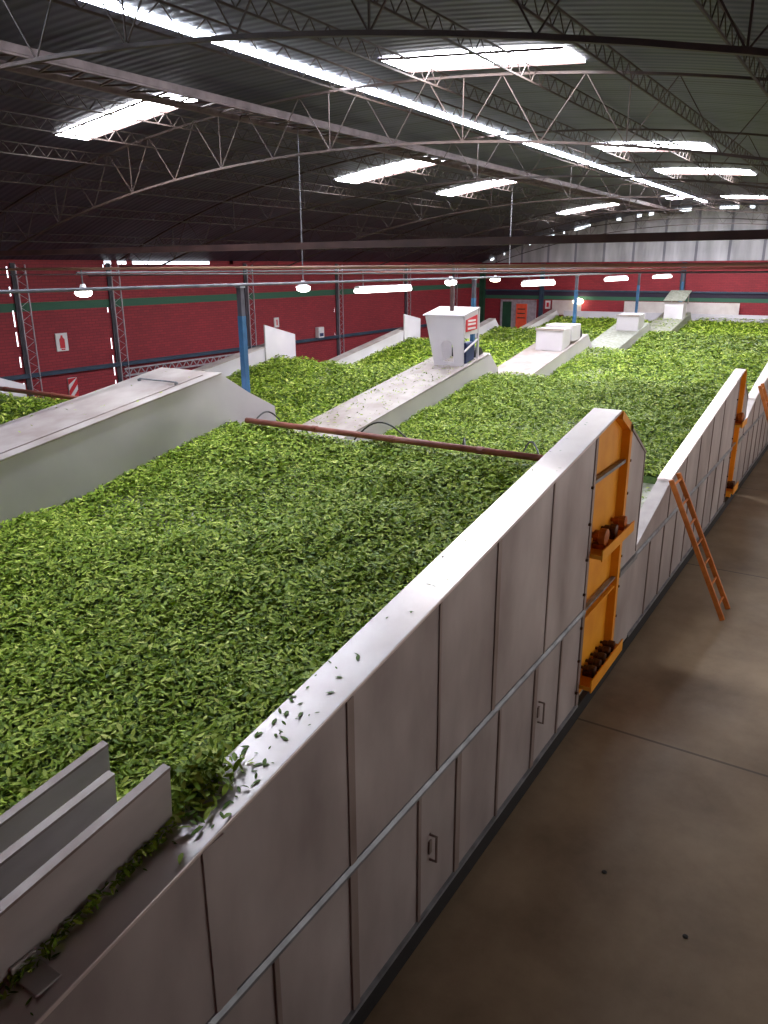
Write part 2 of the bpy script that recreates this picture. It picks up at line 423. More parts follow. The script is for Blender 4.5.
for yy in (17.1, 9.35, 1.5): mb.box(XF-.12, XF, yy-.12, yy+.12, 0, 5.4)
o = mb.build('wall_pier', M['teal'], wf)
o = MB().box(XN, XF, YR_-.25, YR_, 0, roofz(YR_)).build('wall_right', M['brick']); tag(o, 'red brick wall along the aisle', None, None, 'structure')
prof = [(YR_, 0), (YL, 0)] + [(y, roofz(y)) for y in ys2[::-1]]
o = MB().prism_x(prof, XN-.2, XN).build('wall_near', M['brickfar']); tag(o, 'red brick wall at the loading end', None, None, 'structure')

# skylights and the ridge strip
def roof_patch(x0, x1, y0, y1, dz=.012, th=.012, n=10, x0b=None, x1b=None):
    ys = np.linspace(y0, y1, n); p = []; f = []
    for k, d in enumerate((dz, dz+th)):
        for i, y in enumerate(ys):
            t = i/(n-1); a = x0 + ((x0b if x0b is not None else x0)-x0)*t; b = x1 + ((x1b if x1b is not None else x1)-x1)*t
            p += [(a, y, roofz(y, d)), (b, y, roofz(y, d))]
    for i in range(n-1):
        f += [(2*i, 2*i+1, 2*i+3, 2*i+2), (2*n+2*i, 2*n+2*i+2, 2*n+2*i+3, 2*n+2*i+1)]
        f += [(2*i, 2*i+2, 2*n+2*i+2, 2*n+2*i), (2*i+1, 2*n+2*i+1, 2*n+2*i+3, 2*i+3)]
    f += [(0, 2*n, 2*n+1, 1), (2*n-2, 2*n-1, 4*n-1, 4*n-2)]
    return MB().poly(p, f)
SKY = [(9.95, 10.7, 10.6, 13.6), (10.4, 11.25, 3.95, 6.7), (19.0, 20.1, 10.8, 13.75), (19.95, 21.3, 4.1, 6.85), (24.6, 25.8, 10.95, 13.6),
       (26.0, 27.4, 4.05, 6.8), (36.3, 37.6, 10.9, 13.7), (36.2, 38.0, 8.15, 9.0), (36.9, 38.4, 3.6, 6.8)]
for i, (a, b, c, d) in enumerate(SKY):
    o = roof_patch(a, b, c, d).build('window_%d' % (i+1), M['sky']); tag(o, None, None, None, 'structure')
    o['label'] = 'translucent skylight sheet in the curved roof'
    fr = MB()
    for x in (a, b): fr.bar((x, c, roofz(c, .025)), (x, d, roofz(d, .025)), .02, .03)
    fr.build('window_frame', M['darkbeam'], o)
o = roof_patch(-3, 40.5, 7.92, 8.12, .012, .012, 4).build('window_10', M['ridge']); tag(o, 'long translucent strip along the roof ridge', None, None, 'structure')

for i, x in enumerate((4.2, 10.0, 16, 22, 28.5, 35)):  # unseen glowing windows, added to brighten the aisle side of the troughs
    wn = MB().box(x, x+5, YR_, YR_+.04, 2.0, 4.3).build('window_%d' % (11+i), M['added_pane']); tag(wn, 'wide unseen window added to light the aisle side of the troughs', None, None, 'structure')
    fr = MB()
    for q in np.linspace(x, x+5, 6): fr.box(q-.04, q+.04, YR_+.04, YR_+.10, 1.95, 4.35)
    for z in (2.0, 3.15, 4.3): fr.box(x-.04, x+5.04, YR_+.04, YR_+.10, z-.04, z+.04)
    fr.build('window_frame', M['teal'], wn)

# ------------------------------------------------------------------ roof steel
TRX = [-1.0, 5.1, 11.4, 17.0, 23.1, 29.2, 35.2, 40.2]
TNAME = ['overhead at the loading end', 'crossing the top of the photo before the first skylights', 'just beyond the first pair of skylights', 'just before the second pair of skylights',
         'between second and third skylights', 'beyond the third pair of skylights', 'before the farthest skylights', 'last one before the grey gable']
for x, nm in zip(TRX, TNAME):
    mb = MB(); D = .88
    ys = np.arange(YR_+.3, YL-.25, .62)
    top = [(x, y, roofz(y, .12)) for y in ys]
    bot = [(x, y, max(roofz(y, .12+D*min(1, .35+.3*min(i, len(ys)-1-i))), 5.3)) for i, y in enumerate(ys)]
    for i in range(len(ys)-1):
        mb.bar(top[i], top[i+1], .05, .035); mb.bar(bot[i], bot[i+1], .05, .035)
        if i % 2 == 0: mb.bar(top[i], bot[i+1], .012)
        else: mb.bar(bot[i], top[i+1], .012)
        if i % 4 == 1: mb.bar(bot[i], top[i], .014)
    o = mb.build('roof_truss', M['rust'], origin=None)
    tag(o, 'rusty arched lattice roof truss, ' + nm, 'roof truss', 'arched roof trusses', 'structure')
PURY = [14.15, 12.75, 11.4, 15.7, 17.4, 19.2, 6.2, 4.7, 3.3, 1.7, 0., -1.8, -3.5]
def lattice_x(mb, y, zt, zb, x0, x1, pitch, w=.022, y2=None):
    y2 = y if y2 is None else y2
    mb.bar((x0, y, zt), (x1, y, zt), w*1.4, w*1.6); mb.bar((x0, y2, zb), (x1, y2, zb), w*1.6, w*1.8)
    n = int((x1-x0)/pitch)
    for i in range(n):
        a = x0+i*pitch
        mb.bar((a, y, zt), (a+pitch/2, y2, zb), w*.8); mb.bar((a+pitch/2, y2, zb), (a+pitch, y, zt), w*.8)
for y in sorted(PURY, reverse=True):
    mb = MB(); lattice_x(mb, y, roofz(y, .06), roofz(y, .26), -3, XF-.1, .36, .013)
    o = mb.build('roof_purlin', M['purlin'])
    tag(o, 'thin rusty lattice purlin running the length of the roof', 'purlin', 'lattice roof purlins', 'structure')
mb = MB()
for y in (10.4, 9.7): mb.box(-3, XF-.1, y-.04, y+.04, roofz(y, .26), roofz(y, .16))
lattice_x(mb, 10.4, roofz(10.4, .2), roofz(9.7, .26), -3, XF-.1, .5, .03, 9.7)
o = mb.build('ridge_girder', M['ridgesteel']); tag(o, 'lattice girder coloured pale as if lit, on the left side of the bright ridge strip', 'girder', None, 'structure')
mb = MB(); lattice_x(mb, 7.2, roofz(7.2, .10), roofz(7.2, .42), -3, XF-.1, .7, .014)
o = mb.build('ridge_girder', M['rust']); tag(o, 'thin lattice girder on the right side of the bright ridge strip', 'girder', None, 'structure')

t = Thing('tie_beam', (9.1, 0, 5.4), 'dark brown horizontal tie beam spanning the hall under the roof', 'beam')
t.part('tie_bar', MB().box(9.03, 9.17, YR_, YL, 5.46, 5.55), M['darkbeam'])
# lattice columns on the left wall
CN = ['leftmost, left of the extinguisher sign', 'between the extinguisher sign and the first tall brick bay', 'right behind the blue post', 'left of the long tube lamp', 'beyond the second white end plate', 'last before the green corner']
for x, nm in zip(COLX, CN):
    t = Thing('lattice_column', (x, YL-.12, 0), 'slim silver lattice column on red brick wall, '+nm, 'column', 'lattice columns on the brick wall')
    for s in (0, .30): t.part('chord', MB().box(x+s-.013, x+s+.013, YL-.15, YL-.12, 0, 5.35), M['silver'])
    mb = MB(); z = 0
    while z < 5.2:
        mb.bar((x, YL-.13, z), (x+.30, YL-.13, z+.19), .009); mb.bar((x+.30, YL-.13, z+.19), (x, YL-.13, z+.38), .009); z += .38
    t.part('lacing', mb, M['silver'])
    t.part('backing_post', MB().box(x-.09, x+.06, YL-.06, YL-.01, 0, 5.4), M['postdark'])

t = Thing('wall_guard_rail', (20, YL, 2.2), 'long dark teal rail fixed low along the red brick wall', 'rail')
t.part('rail_bar', MB().box(10, XF-.4, YL-.14, YL-.03, 2.19, 2.31), M['teal'])
mb = MB(); lattice_x(mb, YL-.1, 2.08, 1.86, 16.9, 23.6, .34, .03)
o = mb.build('lattice_strip', M['silver']); tag(o, 'short pale zigzag lattice strip low on the brick wall', 'lattice', kind='thing')

# ------------------------------------------------------------------ troughs
Y0, YI, YD, YD2 = 2.41, 2.73, 8.45, 9.75             # aisle side, inner edge of the cap, divider faces
YO, YO2 = 15.5, 15.85
# start of side, start of cap, peak, cap height function, leaf start
DECK = [dict(a=-1.4, c=-1.4, p=8.85, z=lambda x: 2.17+.165*x, d=.70, leaf=(0.4, 8.72)),
        dict(a=10.15, c=12.0, p=18.3, z=lambda x: .22+.156*x, d=.42, leaf=(12.9, 18.25)),
        dict(a=19.4, c=20.7, p=26.1, z=lambda x: 2.42+.165*(x-22.5), d=.36, leaf=(21.2, 26.05)),
        dict(a=27.2, c=28.5, p=34.1, z=lambda x: 2.41+.165*(x-31), d=.34, leaf=(28.8, 34.05)),
        dict(a=35.2, c=36.5, p=42.2, z=lambda x: 2.45+.16*(x-39.1), d=.34, leaf=(36.5, 42.15))]
DN = ['nearest', 'second', 'third', 'fourth', 'farthest']
RAILZ = 1.44

def trough(i, D):
    a, c, p, zf, d = D['a'], D['c'], D['p'], D['z'], D['d']
    lab = ['long silver sheet metal trough wall with orange drive bay, nearest the camera', 'second silver trough wall with an orange ladder leaning on its low end',
           'third silver trough wall at the right edge of the photo', 'fourth silver trough wall along the aisle, beyond the third', 'last silver trough wall along the aisle, by the end wall'][i]
    t = Thing('withering_trough', (a, Y0, 0), lab, 'trough', 'withering troughs along the aisle')
    P = t.part
    o0 = p-.84 if i == 0 else p-.55; o1 = p+.48 if i == 0 else p+.15          # orange bay
    e1 = p+1.30 if i == 0 else p+.95                                             # end of end plate
    zmin = 1.55
    low = lambda x: zf(x) if x >= c or i == 0 else max(zmin, zf(c)-.03-(c-x)*.28)
    # sheets: upper tier and lower tier
    ux = [a, .9, 2.17, 3.36, 4.52, 5.54, 6.77, o0] if i == 0 else [a]+list(np.arange(c, o0-.6, 1.05))+[o0]
    lx = [a, .2, 1.4, 2.57, 3.36, 4.24, 4.89, 5.71, 6.59, 7.32, o0] if i == 0 else [a]+list(np.arange(a+.85, o0-.4, .85))+[o0]
    for x0, x1 in zip(ux[:-1], ux[1:]):
        prof = [(x0+.004, RAILZ), (x1-.004, RAILZ), (x1-.004, low(x1)-.02)]
        if x0 < c < x1: prof += [(c, low(c)-.02)]
        prof += [(x0+.004, low(x0)-.02)]
        P('upper_panel', MB().prism_y(prof, Y0, Y0+.03), M['sheet'])
    for x0, x1 in zip(lx[:-1], lx[1:]):
        P('lower_panel', MB().box(x0+.004, x1-.004, Y0+.005, Y0+.03, .17, RAILZ), M['sheet'])
    for k, x in enumerate(ux[1:]):
        w = (.07 if k % 2 == 0 else .03) if i == 0 else .03
        if i == 0 and k == 1: w = .15
        P('stiffener', MB().box(x-w/2, x+w/2, Y0-.012, Y0+.01, RAILZ, low(x)-.03), M['sheet'] if w > .1 else M['stiff'])
    for k, x in enumerate(lx[1:]):
        w = (.08 if k % 2 else .04) if i == 0 else .035
        P('stiffener', MB().box(x-w/2, x+w/2, Y0-.012, Y0+.01, .2, RAILZ), M['stiff'])
    P('mid_rail', MB().prism_x([(Y0+.02, RAILZ-.03), (Y0-.03, RAILZ-.03), (Y0-.03, RAILZ-.005), (Y0-.01, RAILZ+.02), (Y0+.02, RAILZ+.02)], a, o0), M['rail'])
    P('bottom_rail', MB().box(a, o0, Y0-.026, Y0+.02, .185, .215), M['rail'])
    P('plinth', MB().box(a, e1, Y0-.022, Y0+.05, 0, .185), M['plinth'])
    # cap
    ce = p
    prof = [(c, zf(c)-.03), (c-.10, zf(c)-.10), (c-.04, zf(c)-.01), (c+.08, zf(c)+.02), (ce, zf(ce)+.004), (ce, zf(ce)-.03)] if i else [(c, zf(c)-.03), (c, zf(c)), (ce, zf(ce)), (ce, zf(ce)-.03)]
    yi = YI if i == 0 else Y0+.2
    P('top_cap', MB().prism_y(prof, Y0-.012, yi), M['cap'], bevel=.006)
    P('inner_board', MB().prism_y([(a, 1.3), (p, 1.3), (p, zf(p)-.03), (c, zf(c)-.03), (a, low(a)-.03)], yi-.03, yi), M['white'])
    if i:
        P('low_cover', MB().prism_y([(a, low(a)-.028), (c-.02, zf(c)-.058), (c-.02, zf(c)-.035), (a, low(a)-.005)], Y0-.005, yi), M['sheet'])
    # tray under the leaf
    tz = lambda x: zf(x)-d-.10
    P('conveyor_tray', MB().prism_y([(a+.1, tz(a+.1)-.05), (p-.1, tz(p)-.05), (p+.05, tz(p)-.2), (p+.05, tz(p)-.14), (p-.1, tz(p)), (a+.1, tz(a+.1))], yi, YD-.005), M['greytray'])
    # orange drive bay
    bay = P('drive_bay', MB().prism_y([(o0, .17), (o1, .17), (o1, zf(p)-.27), (p+.03, zf(p)-.03), (o0, zf(o0)-.03)], Y0+.07, Y0+.10), M['orange'], label='orange drive bay')
    P('bay_frame', MB().prism_y([(o1-.10, .17), (o1, .17), (o1, zf(p)-.27), (o1-.10, zf(p)-.20)], Y0-.03, Y0+.08).prism_y([(p-.02, zf(p)-.1), (o1, zf(p)-.35), (o1, zf(p)-.26), (p+.01, zf(p)-.01)], Y0-.03, Y0+.08), M['orange'], bay)
    for z in ((2.95, 1.42, 1.30) if i == 0 else (RAILZ,)):
        P('cross_bar', MB().bar((o0, Y0+.02, z), (o1-.1, Y0+.02, z), .05, .04 if z > 2 else .025), M['rail'] if z > 1.4 else M['orange'], bay)
    for q, z in enumerate((2.08, .42)):
        if i and q == 0: z = 1.9
        sh = P('motor_shelf', MB().prism_y([(o0+.02, z), (o1-.02, z), (o1-.02, z+.05), (o0+.02, z+.05)], Y0-.15, Y0+.08).box(o0+.02, o1-.02, Y0-.16, Y0-.145, z-.02, z+.11 if q == 0 else z+.14), M['orange'], bay)
    for q, z in enumerate((2.10, .44)):
        if i and q == 0: z = 1.92
        n = 3 if q == 0 else 5
        for k in range(n):
            x = o0+.30+(o1-o0-.55)*k/(n-1); r = (.10 if k == 0 else .07) if q == 0 else .055
            mb = MB().lathe([(r*.5, -.08), (r, -.07), (r, 0), (r*.7, .015), (r*.7, .07), (r*.35, .075), (r*.35, .11)], (x, Y0-.04, z+.06+r), 14, 'y')
            mb.box(x-r*.8, x+r*.8, Y0-.11, Y0+.03, z+.03, z+.08)
            P('gear_motor', mb, M['orangedk'] if q == 0 and k != 1 else M['grease'], bay, label='greasy brown gear motor')
    # end plate and its bolts
    ez = zf(p)
    prof = [(o1, .17), (e1, .17), (e1, 1.5 if i == 0 else 1.5), (e1, ez-.74), (o1, ez-.27)]
    P('end_plate', MB().prism_y(prof, Y0-.005, Y0+.04), M['sheet'])
    P('end_flange', MB().prism_y([(o1, ez-.30), (e1, ez-.77), (e1, ez-.735), (o1, ez-.262)], Y0-.02, Y0+.20).box(e1-.03, e1, Y0-.015, Y0+.2, 1.5, ez-.74), M['stiff'])
    P('end_rail', MB().box(o1, e1, Y0-.04, Y0, RAILZ-.05, RAILZ+.02), M['rail'])
    if i < 2:
        for z in np.arange(.4, ez-.5, .42):
            P('bolt', MB().lathe([(.018, -.015), (.018, .01)], (o0-.06, Y0-.01, z), 8, 'y'), M['grease'])
            P('bolt', MB().lathe([(.018, -.015), (.018, .01)], (o1+.07, Y0-.01, min(z, ez-.5)), 8, 'y'), M['grease'])
    if i == 0:
        for x in (4.42, 6.72):
            h = P('door_handle', MB().tube([(x, Y0+.0, .68), (x, Y0-.06, .68), (x, Y0-.06, .92), (x, Y0+.0, .92)], .011, 8).box(x-.02, x+.02, Y0-.01, Y0+.01, .74, .86), M['stiff'])
            h['label'] = 'small latch handle'
    P('end_roller', MB().tube([(p, yi+.02, tz(p)-.1), (p, YD-.02, tz(p)-.1)], .12, 14), M['greytray'])
    return t

def divider(i, D):
    a, p, zf = D['a'], D['p'], D['z']
    lab = ['big white box wall with dusty sloping top beside the nearest leaf bed', 'white sloping ramp strewn with leaves below the arched hood', 'white sloping ramp leading to the pair of low white boxes',
           'pale grey ramp leading to a small white box, third ramp back', 'leaf strewn grey ramp in front of the far wall, last of the row'][i]
    t = Thing('divider_ramp', (a, YD, 0), lab, 'ramp', 'dividing ramps between the two lines')
    h = [.14, .05, 0, 0, 0][i]; s = {0: .3, 1: 11.2, 2: 20.4, 3: 28.2, 4: 36.2}[i]
    s = a if i == 0 else s
    zt = (lambda x: 2.28+.161*x) if i == 0 else (lambda x: zf(x)+(.02 if i == 1 else 0.))
    if i == 0:
        pk, e = 8.62, 9.85
        side = [(s, .2), (e, .2), (e, 2.72), (9.83, 3.0), (9.2, 3.32), (pk, zt(pk)), (s, zt(s))]
    else:
        pk = p; e = p+.55
        side = [(s, .2), (e, .2), (e, zt(pk)-.45), (pk+.05, zt(pk)-.02), (s, zt(s))]
    t.part('ramp_body', MB().prism_y(side, YD, YD2), M['white'] if i < 4 else M['greytray'])
    if i == 0:
        prof = [(s, zt(s)), (s, zt(s)+.025), (pk, zt(pk)+.025), (pk, zt(pk))]
    else:
        prof = [(s, zt(s)), (s, zt(s)+.02), (pk, zt(pk)+.02), (pk, zt(pk))]
    t.part('top_cover', MB().prism_y(prof, YD-.015, YD2+.015), M['whitetop'] if i < 3 else M['greytray'], bevel=.004)
    if i == 0:
        k = zt(7.92)+.03
        t.part('latch_bar', MB().tube([(7.92, 8.68, k+.03), (7.92, 9.48, k+.03)], .012, 8).tube([(7.92, 8.68, k-.02), (7.92, 8.68, k+.03)], .028, 10).tube([(7.92, 9.48, k-.02), (7.92, 9.48, k+.03)], .028, 10), M['rail'])
        t.part('seam_strip', MB().prism_y([(s, zt(s)+.02), (s, zt(s)+.034), (pk-.2, zt(pk-.2)+.034), (pk-.2, zt(pk-.2)+.02)], YD+.18, YD+.20), M['stiff'])
    return t

def outer_wall(i, D):
    a, p, zf = D['a'], D['p'], D['z']
    lab = ['white end of the outer trough wall at the left photo edge', 'white outer trough wall with raised end plate, left of the middle', 'white outer trough wall and end plate right of the long tube lamp',
           'white outer trough wall left of the far doorway', 'white outer trough wall right of the far doorway'][i]
    t = Thing('outer_wall', (a, YO, 0), lab, 'trough wall', 'outer trough walls by the brick wall')
    s = D['c']-.3 if i else a
    t.part('wall_sheet', MB().prism_y([(s, .1), (p, .1), (p, zf(p)-.02), (s, zf(s)-.02)], YO+.02, YO2-.02), M['white'])
    t.part('top_cap', MB().prism_y([(s, zf(s)-.03), (s, zf(s)), (p, zf(p)), (p, zf(p)-.03)], YO, YO2), M['whitetop'], bevel=.005)
    if i in (0, 1, 2):
        q0, q1 = {0: (p+.05, p+1.0), 1: (17.72, 19.12), 2: (25.73, 26.95)}[i]
        zp, zq = {0: (3.2, 2.85), 1: (3.62, 3.25), 2: (3.53, 3.30)}[i]
        t.part('end_plate', MB().prism_y([(q0, .1), (q1, .1), (q1, zq), (q0, zp)], YO-.03, YO+.015), M['white'], label='raised white end plate')
    else:
        t.part('end_plate', MB().prism_y([(p, .1), (p+.4, .1), (p+.4, zf(p)-.35), (p, zf(p)-.03)], YO+.02, YO2-.02), M['white'])
    # the tray that carries the second line's leaf
    d = D['d']+.10
    t.part('conveyor_tray', MB().prism_y([(a+.1, zf(a)-d-.06), (p, zf(p)-d-.06), (p, zf(p)-d), (a+.1, zf(a)-d)], YD2+.005, YO), M['greytray'])
    return t

for i, D in enumerate(DECK):
    trough(i, D); divider(i, D); outer_wall(i, D)
    zf, d = D['z'], D['d']
    x0, x1 = D['leaf']
    dens, size, fine = [(3300, .073, True), (1700, .086, False), (700, .115, False), (380, .15, False), (300, .17, False)][i]
    yi = YI if i == 0 else Y0+.2
    edge = None
    leaf_bed(['thick bed of fresh green leaves filling the foreground trough', 'fresh green leaf bed between the arched hood ramp and aisle wall', 'leaf bed level with the pair of low white boxes',
              'leaf bed beside the third ramp back', 'farthest leaf bed in front of the pale cross conveyor'][i],
             x0, x1, yi+.01, YD-.01, lambda x, z=zf, d=d: z(x)-d, dens, size, fine, 20+3*i, edge=edge)
    leaf_bed(['small patch of leaves on the far line at the left photo edge', 'leaf bed behind the blue post, left of the hood ramp', 'leaf bed behind the arched hood, on the far line', 'leaf bed on the far line near the doorway',
              'farthest leaf bed on the far line under the end wall'][i],
             max(x0, 4.5 if i == 0 else x0), x1, YD2+.01, YO-.01, lambda x, z=zf, d=d: z(x)-d, [700, 620, 400, 300, 250][i], [.10, .115, .14, .16, .18][i], False, 50+3*i)

# ------------------------------------------------------------------ hoods on the ramps
def hood_arched():
    t = Thing('discharge_hood', (17, 9.1, 2.9), 'tall white hood with arched opening standing on the leaf strewn ramp', 'hood')
    x, xb, y0, y1 = 16.95, 17.75, 8.50, 9.62
    zb = DECK[1]['z'](x)+.03; zt = 4.08
    # front plate with an arched hole: built as a ring between outline and arch
    hy0, hy1, hz0, hz1 = 8.86, 9.22, zb+.10, zb+.62
    def X(z): return x-.05*(z-zb)/(zt-zb)
    arch = [(hy0, hz0), (hy1, hz0), (hy1, hz1-.15)] + [(9.04+.18*math.cos(a), hz1-.15+.15*math.sin(a)) for a in np.linspace(.3, math.pi-.3, 6)] + [(hy0, hz1-.15)]
    wl = lambda z: y1-.10+.10*(z-zb)/(zt-zb); wr = lambda z: y0+.03+.17*(z-zb)/(zt-zb)*0
    outer = []
    import cmath
    for (yy, zz) in arch:
        dy, dz = yy-9.04, zz-(hz0+hz1)/2
        outer.append((yy, zz))
    cx, cz = 9.04, (hz0+hz1)/2
    out2 = []
    for yy, zz in arch:
        dy, dz = yy-cx, zz-cz
        ks = []
        if dy > 1e-6: ks.append((y1-.05-cx)/dy)
        if dy < -1e-6: ks.append((y0+.02-cx)/dy)
        if dz > 1e-6: ks.append((zt-cz)/dz)
        if dz < -1e-6: ks.append((zb-cz)/dz)
        k = min(ks); out2.append((cx+dy*k, cz+dz*k))
    # insert the four outer corners
    corners = [(y0+.02, zb), (y1-.05, zb), (y1-.05, zt), (y0+.02, zt)]
    mb = MB(); n = len(arch)
    pts = [(X(z), y, z) for y, z in arch] + [(X(z), y, z) for y, z in out2] + [(X(z), y, z) for y, z in corners]
    pts += [(a+.03, b, c) for a, b, c in pts]; T = 2*n+4
    f = []
    def corner_between(a, b):
        for ci, c in enumerate(corners):
            if (abs(a[0]-c[0]) < 1e-4 or abs(a[1]-c[1]) < 1e-4) and (abs(b[0]-c[0]) < 1e-4 or abs(b[1]-c[1]) < 1e-4) and not (abs(a[0]-b[0]) < 1e-4 or abs(a[1]-b[1]) < 1e-4): return ci
    for k in range(n):
        j = (k+1) % n; ci = corner_between(out2[k], out2[j])
        face = [k, n+k] + ([2*n+ci] if ci is not None else []) + [n+j, j]
        f.append(tuple(face)); f.append(tuple(T+q for q in face[::-1])); f.append((k, j, T+j, T+k))
    mb.poly(pts, f)
    mb.v = [(a, b-.26*(1-(c-zb)/(zt-zb))*(b-y0)/(y1-y0), c) for a, b, c in mb.v]
    t.part('front_plate', mb, M['white'])
    t.part('top_plate', MB().prism_y([(x-.07, zt), (x-.07, zt+.03), (xb, zt+.19), (xb, zt+.16)], y0-.0, y1), M['white'])
    t.part('far_side', MB().prism_y([(x, zb), (xb, zb+.1), (xb, zt+.16), (x-.03, zt)], y1-.36, y1-.33), M['white'])
    fr = t.part('side_frame', MB().prism_y([(xb-.05, zb+.05), (xb, zb+.05), (xb, zt+.16), (xb-.05, zt+.16)], y0, y0+.05).bar((x, y0+.02, zb+.35), (xb, y0+.02, zb+.62), .035).bar((x, y0+.02, zb+.02), (xb, y0+.02, zb+.06), .04), M['white'])
    t.part('upper_side_panel', MB().prism_y([(x, zb+.75), (xb-.05, zb+.75), (xb-.05, zt+.13), (x, zt)], y0+.02, y0+.04), M['white'])
    st = t.part('red_sticker', MB().prism_y([(x+.08, zb+.82), (xb-.12, zb+.86), (xb-.12, zt+.02), (x+.08, zt-.08)], y0+.005, y0+.018), M['signred'], label='red sticker')
    mb = MB()
    for z in (zb+.90, zb+1.0, zb+1.08): mb.prism_y([(x+.16, z-.03), (xb-.22, z-.02), (xb-.22, z+.02), (x+.16, z+.02)], y0-.002, y0+.006)
    t.part('sticker_lettering', mb, M['signwhite'], st)
    t.part('blue_motor_box', MB().box(x+.25, xb-.08, y0+.08, y0+.32, zb, zb+.55), M['bluebox'], bevel=.03)
    t.part('drum', MB().tube([(xb+.25, y0+.1, zb+.16), (xb+.25, y1-.3, zb+.16)], .22, 16), M['black'], label='dark drive drum')
    t.part('conduit', MB().box(17.3, 17.36, 9.02, 9.1, zt, 4.80).box(17.42, 17.46, 9.1, 9.14, zt, 4.80), M['darkbeam'], label='thin brown conduit pole')
hood_arched()

def low_hood(label, x0, x1, zt0, zt1, zb, y0=8.5, y1=9.4, second=None, slopetop=None, m='white'):
    t = Thing('discharge_box', (x0, (y0+y1)/2, zb), label, 'box')
    t.part('box_body', MB().prism_y([(x0, zb-.05), (x1, zb+.12), (x1, zt1), (x0, zt0)], y0, y1), M[m], bevel=.02)
    t.part('front_lip', MB().box(x0-.03, x0, y0-.02, y1+.02, zt0-.06, zt0+.01), M['whitetop'])
    if second:
        a, b, z0, z1 = second
        t.part('rear_box', MB().box(a, b, y0-.02, y1, z0, z1), M['white'], bevel=.02)
        t.part('dark_chute', MB().tube([(b+.2, y0+.05, z0+.12), (b+.2, y1-.1, z0+.12)], .2, 12), M['black'])
    if slopetop:
        (xa, za), (xb_, zb_) = slopetop
        t.part('sloped_cover', MB().prism_y([(xa, za), (xb_, zb_), (xb_, zb_+.03), (xa, za+.03)], y0-.05, y1+.05), M['greytray'])
        t.part('cover_leg', MB().bar((xb_-.1, y0+.05, zt1-.1), (xb_-.1, y0+.05, zb_), .05).bar((xb_-.1, y1-.05, zt1-.1), (xb_-.1, y1-.05, zb_), .05), M['stiff'])
low_hood('pair of low white boxes at the top of second ramp', 23.8, 24.5, 3.34, 3.34, 2.70, second=(24.6, 25.4, 2.9, 3.42))
low_hood('small white box at the top of third ramp', 32.6, 33.5, 3.32, 3.36, 2.72)
low_hood('small white box under a sloped grey cover, before the far wall', 40.6, 41.3, 3.52, 3.50, 2.72, slopetop=((40.5, 3.58), (41.9, 4.02)))

# ------------------------------------------------------------------ pipes across the beds, hoops
def pipe(label, y0, y1, x=8.55, z=3.02):
    t = Thing('levelling_pipe', (x, y0, z), label, 'pipe', 'red pipes across the leaf beds')
    t.part('pipe_tube', MB().tube([(x, y0, z), (x, y1, z)], .042, 14), M['redpipe'], smooth=True)
    for k in range(1, 4):
        q = y0+(y1-y0)*k/4; t.part('pipe_joint', MB().tube([(x, q-.04, z), (x, q+.04, z)], .05, 14), M['redpipe'])
pipe('long rusty red pipe lying across the end of the foreground leaf bed', YI, 7.92)
pipe('rusty red pipe across the far line at left photo edge', YD2+.02, YO)
def arc(p, q, h, n=14):
    p = Vector(p); q = Vector(q)
    return [tuple(p.lerp(q, i/n) + Vector((0,0,1))*h*math.sin(math.pi*i/n)) for i in range(n+1)]
HO = [((9.0, 6.35, 2.72), (8.55, 5.05, 3.02), .30, 'thin dark bent rod rising from the red pipe at the ramp foot'), ((9.35, 7.95, 2.9), (8.58, 7.80, 3.0), .14, 'thin dark bent rod at the end of the big white box'),
      ((10.0, 5.0, 2.60), (8.57, 4.25, 3.02), .16, 'thin dark rod leaning on the middle of red pipe'), ((9.9, 4.0, 2.75), (8.57, 3.25, 3.02), .16, 'thin dark rod near the aisle end of red pipe')]
for p, q, h, lab in HO:
    o = MB().tube(arc(p, q, h), .012, 6).build('bent_rod', M['wire'], origin=q); tag(o, lab, 'rod', 'bent rods on the red pipe')

# ------------------------------------------------------------------ loading end: three guide plates
def guide(label, x0, x1, y, zt0, zt1, h, foot=None, lean=.0, lip=True):
    t = Thing('guide_plate', ((x0+x1)/2, y, zt0-h), label, 'guide plate', 'guide plates at the loading end')
    prof = [(x0, zt0-h), (x1, zt1-h), (x1+.02, zt1), (x0, zt0)]
    t.part('plate', MB().prism_y(prof, y-.012, y+.012), M['guide'])
    if lip: t.part('folded_lip', MB().prism_y([(x0, zt0-.004), (x1+.02, zt1-.004), (x1+.02, zt1+.012), (x0, zt0+.012)], y-.018, y+.035), M['stiff'])
    if foot:
        xx = foot
        zc = 2.17+.165*xx
        t.part('foot_bracket', MB().box(xx-.06, xx+.06, 2.47, y, zc+.004, zc+.018).box(xx-.06, xx+.06, y-.03, y-.012, zc+.004, zc+.06), M['guide'], bevel=.006)
guide('nearest of three grey guide plates, resting on the silver cap', .5, 2.137, 2.66, 2.61, 2.84, .335, foot=1.29)
guide('middle one of three grey guide plates at the loading end', .75, 2.06, 3.0, 2.56, 2.715, .50)
guide('rear one of three grey guide plates, against the leaf bed', .9, 2.28, 3.34, 2.47, 2.645, .60)

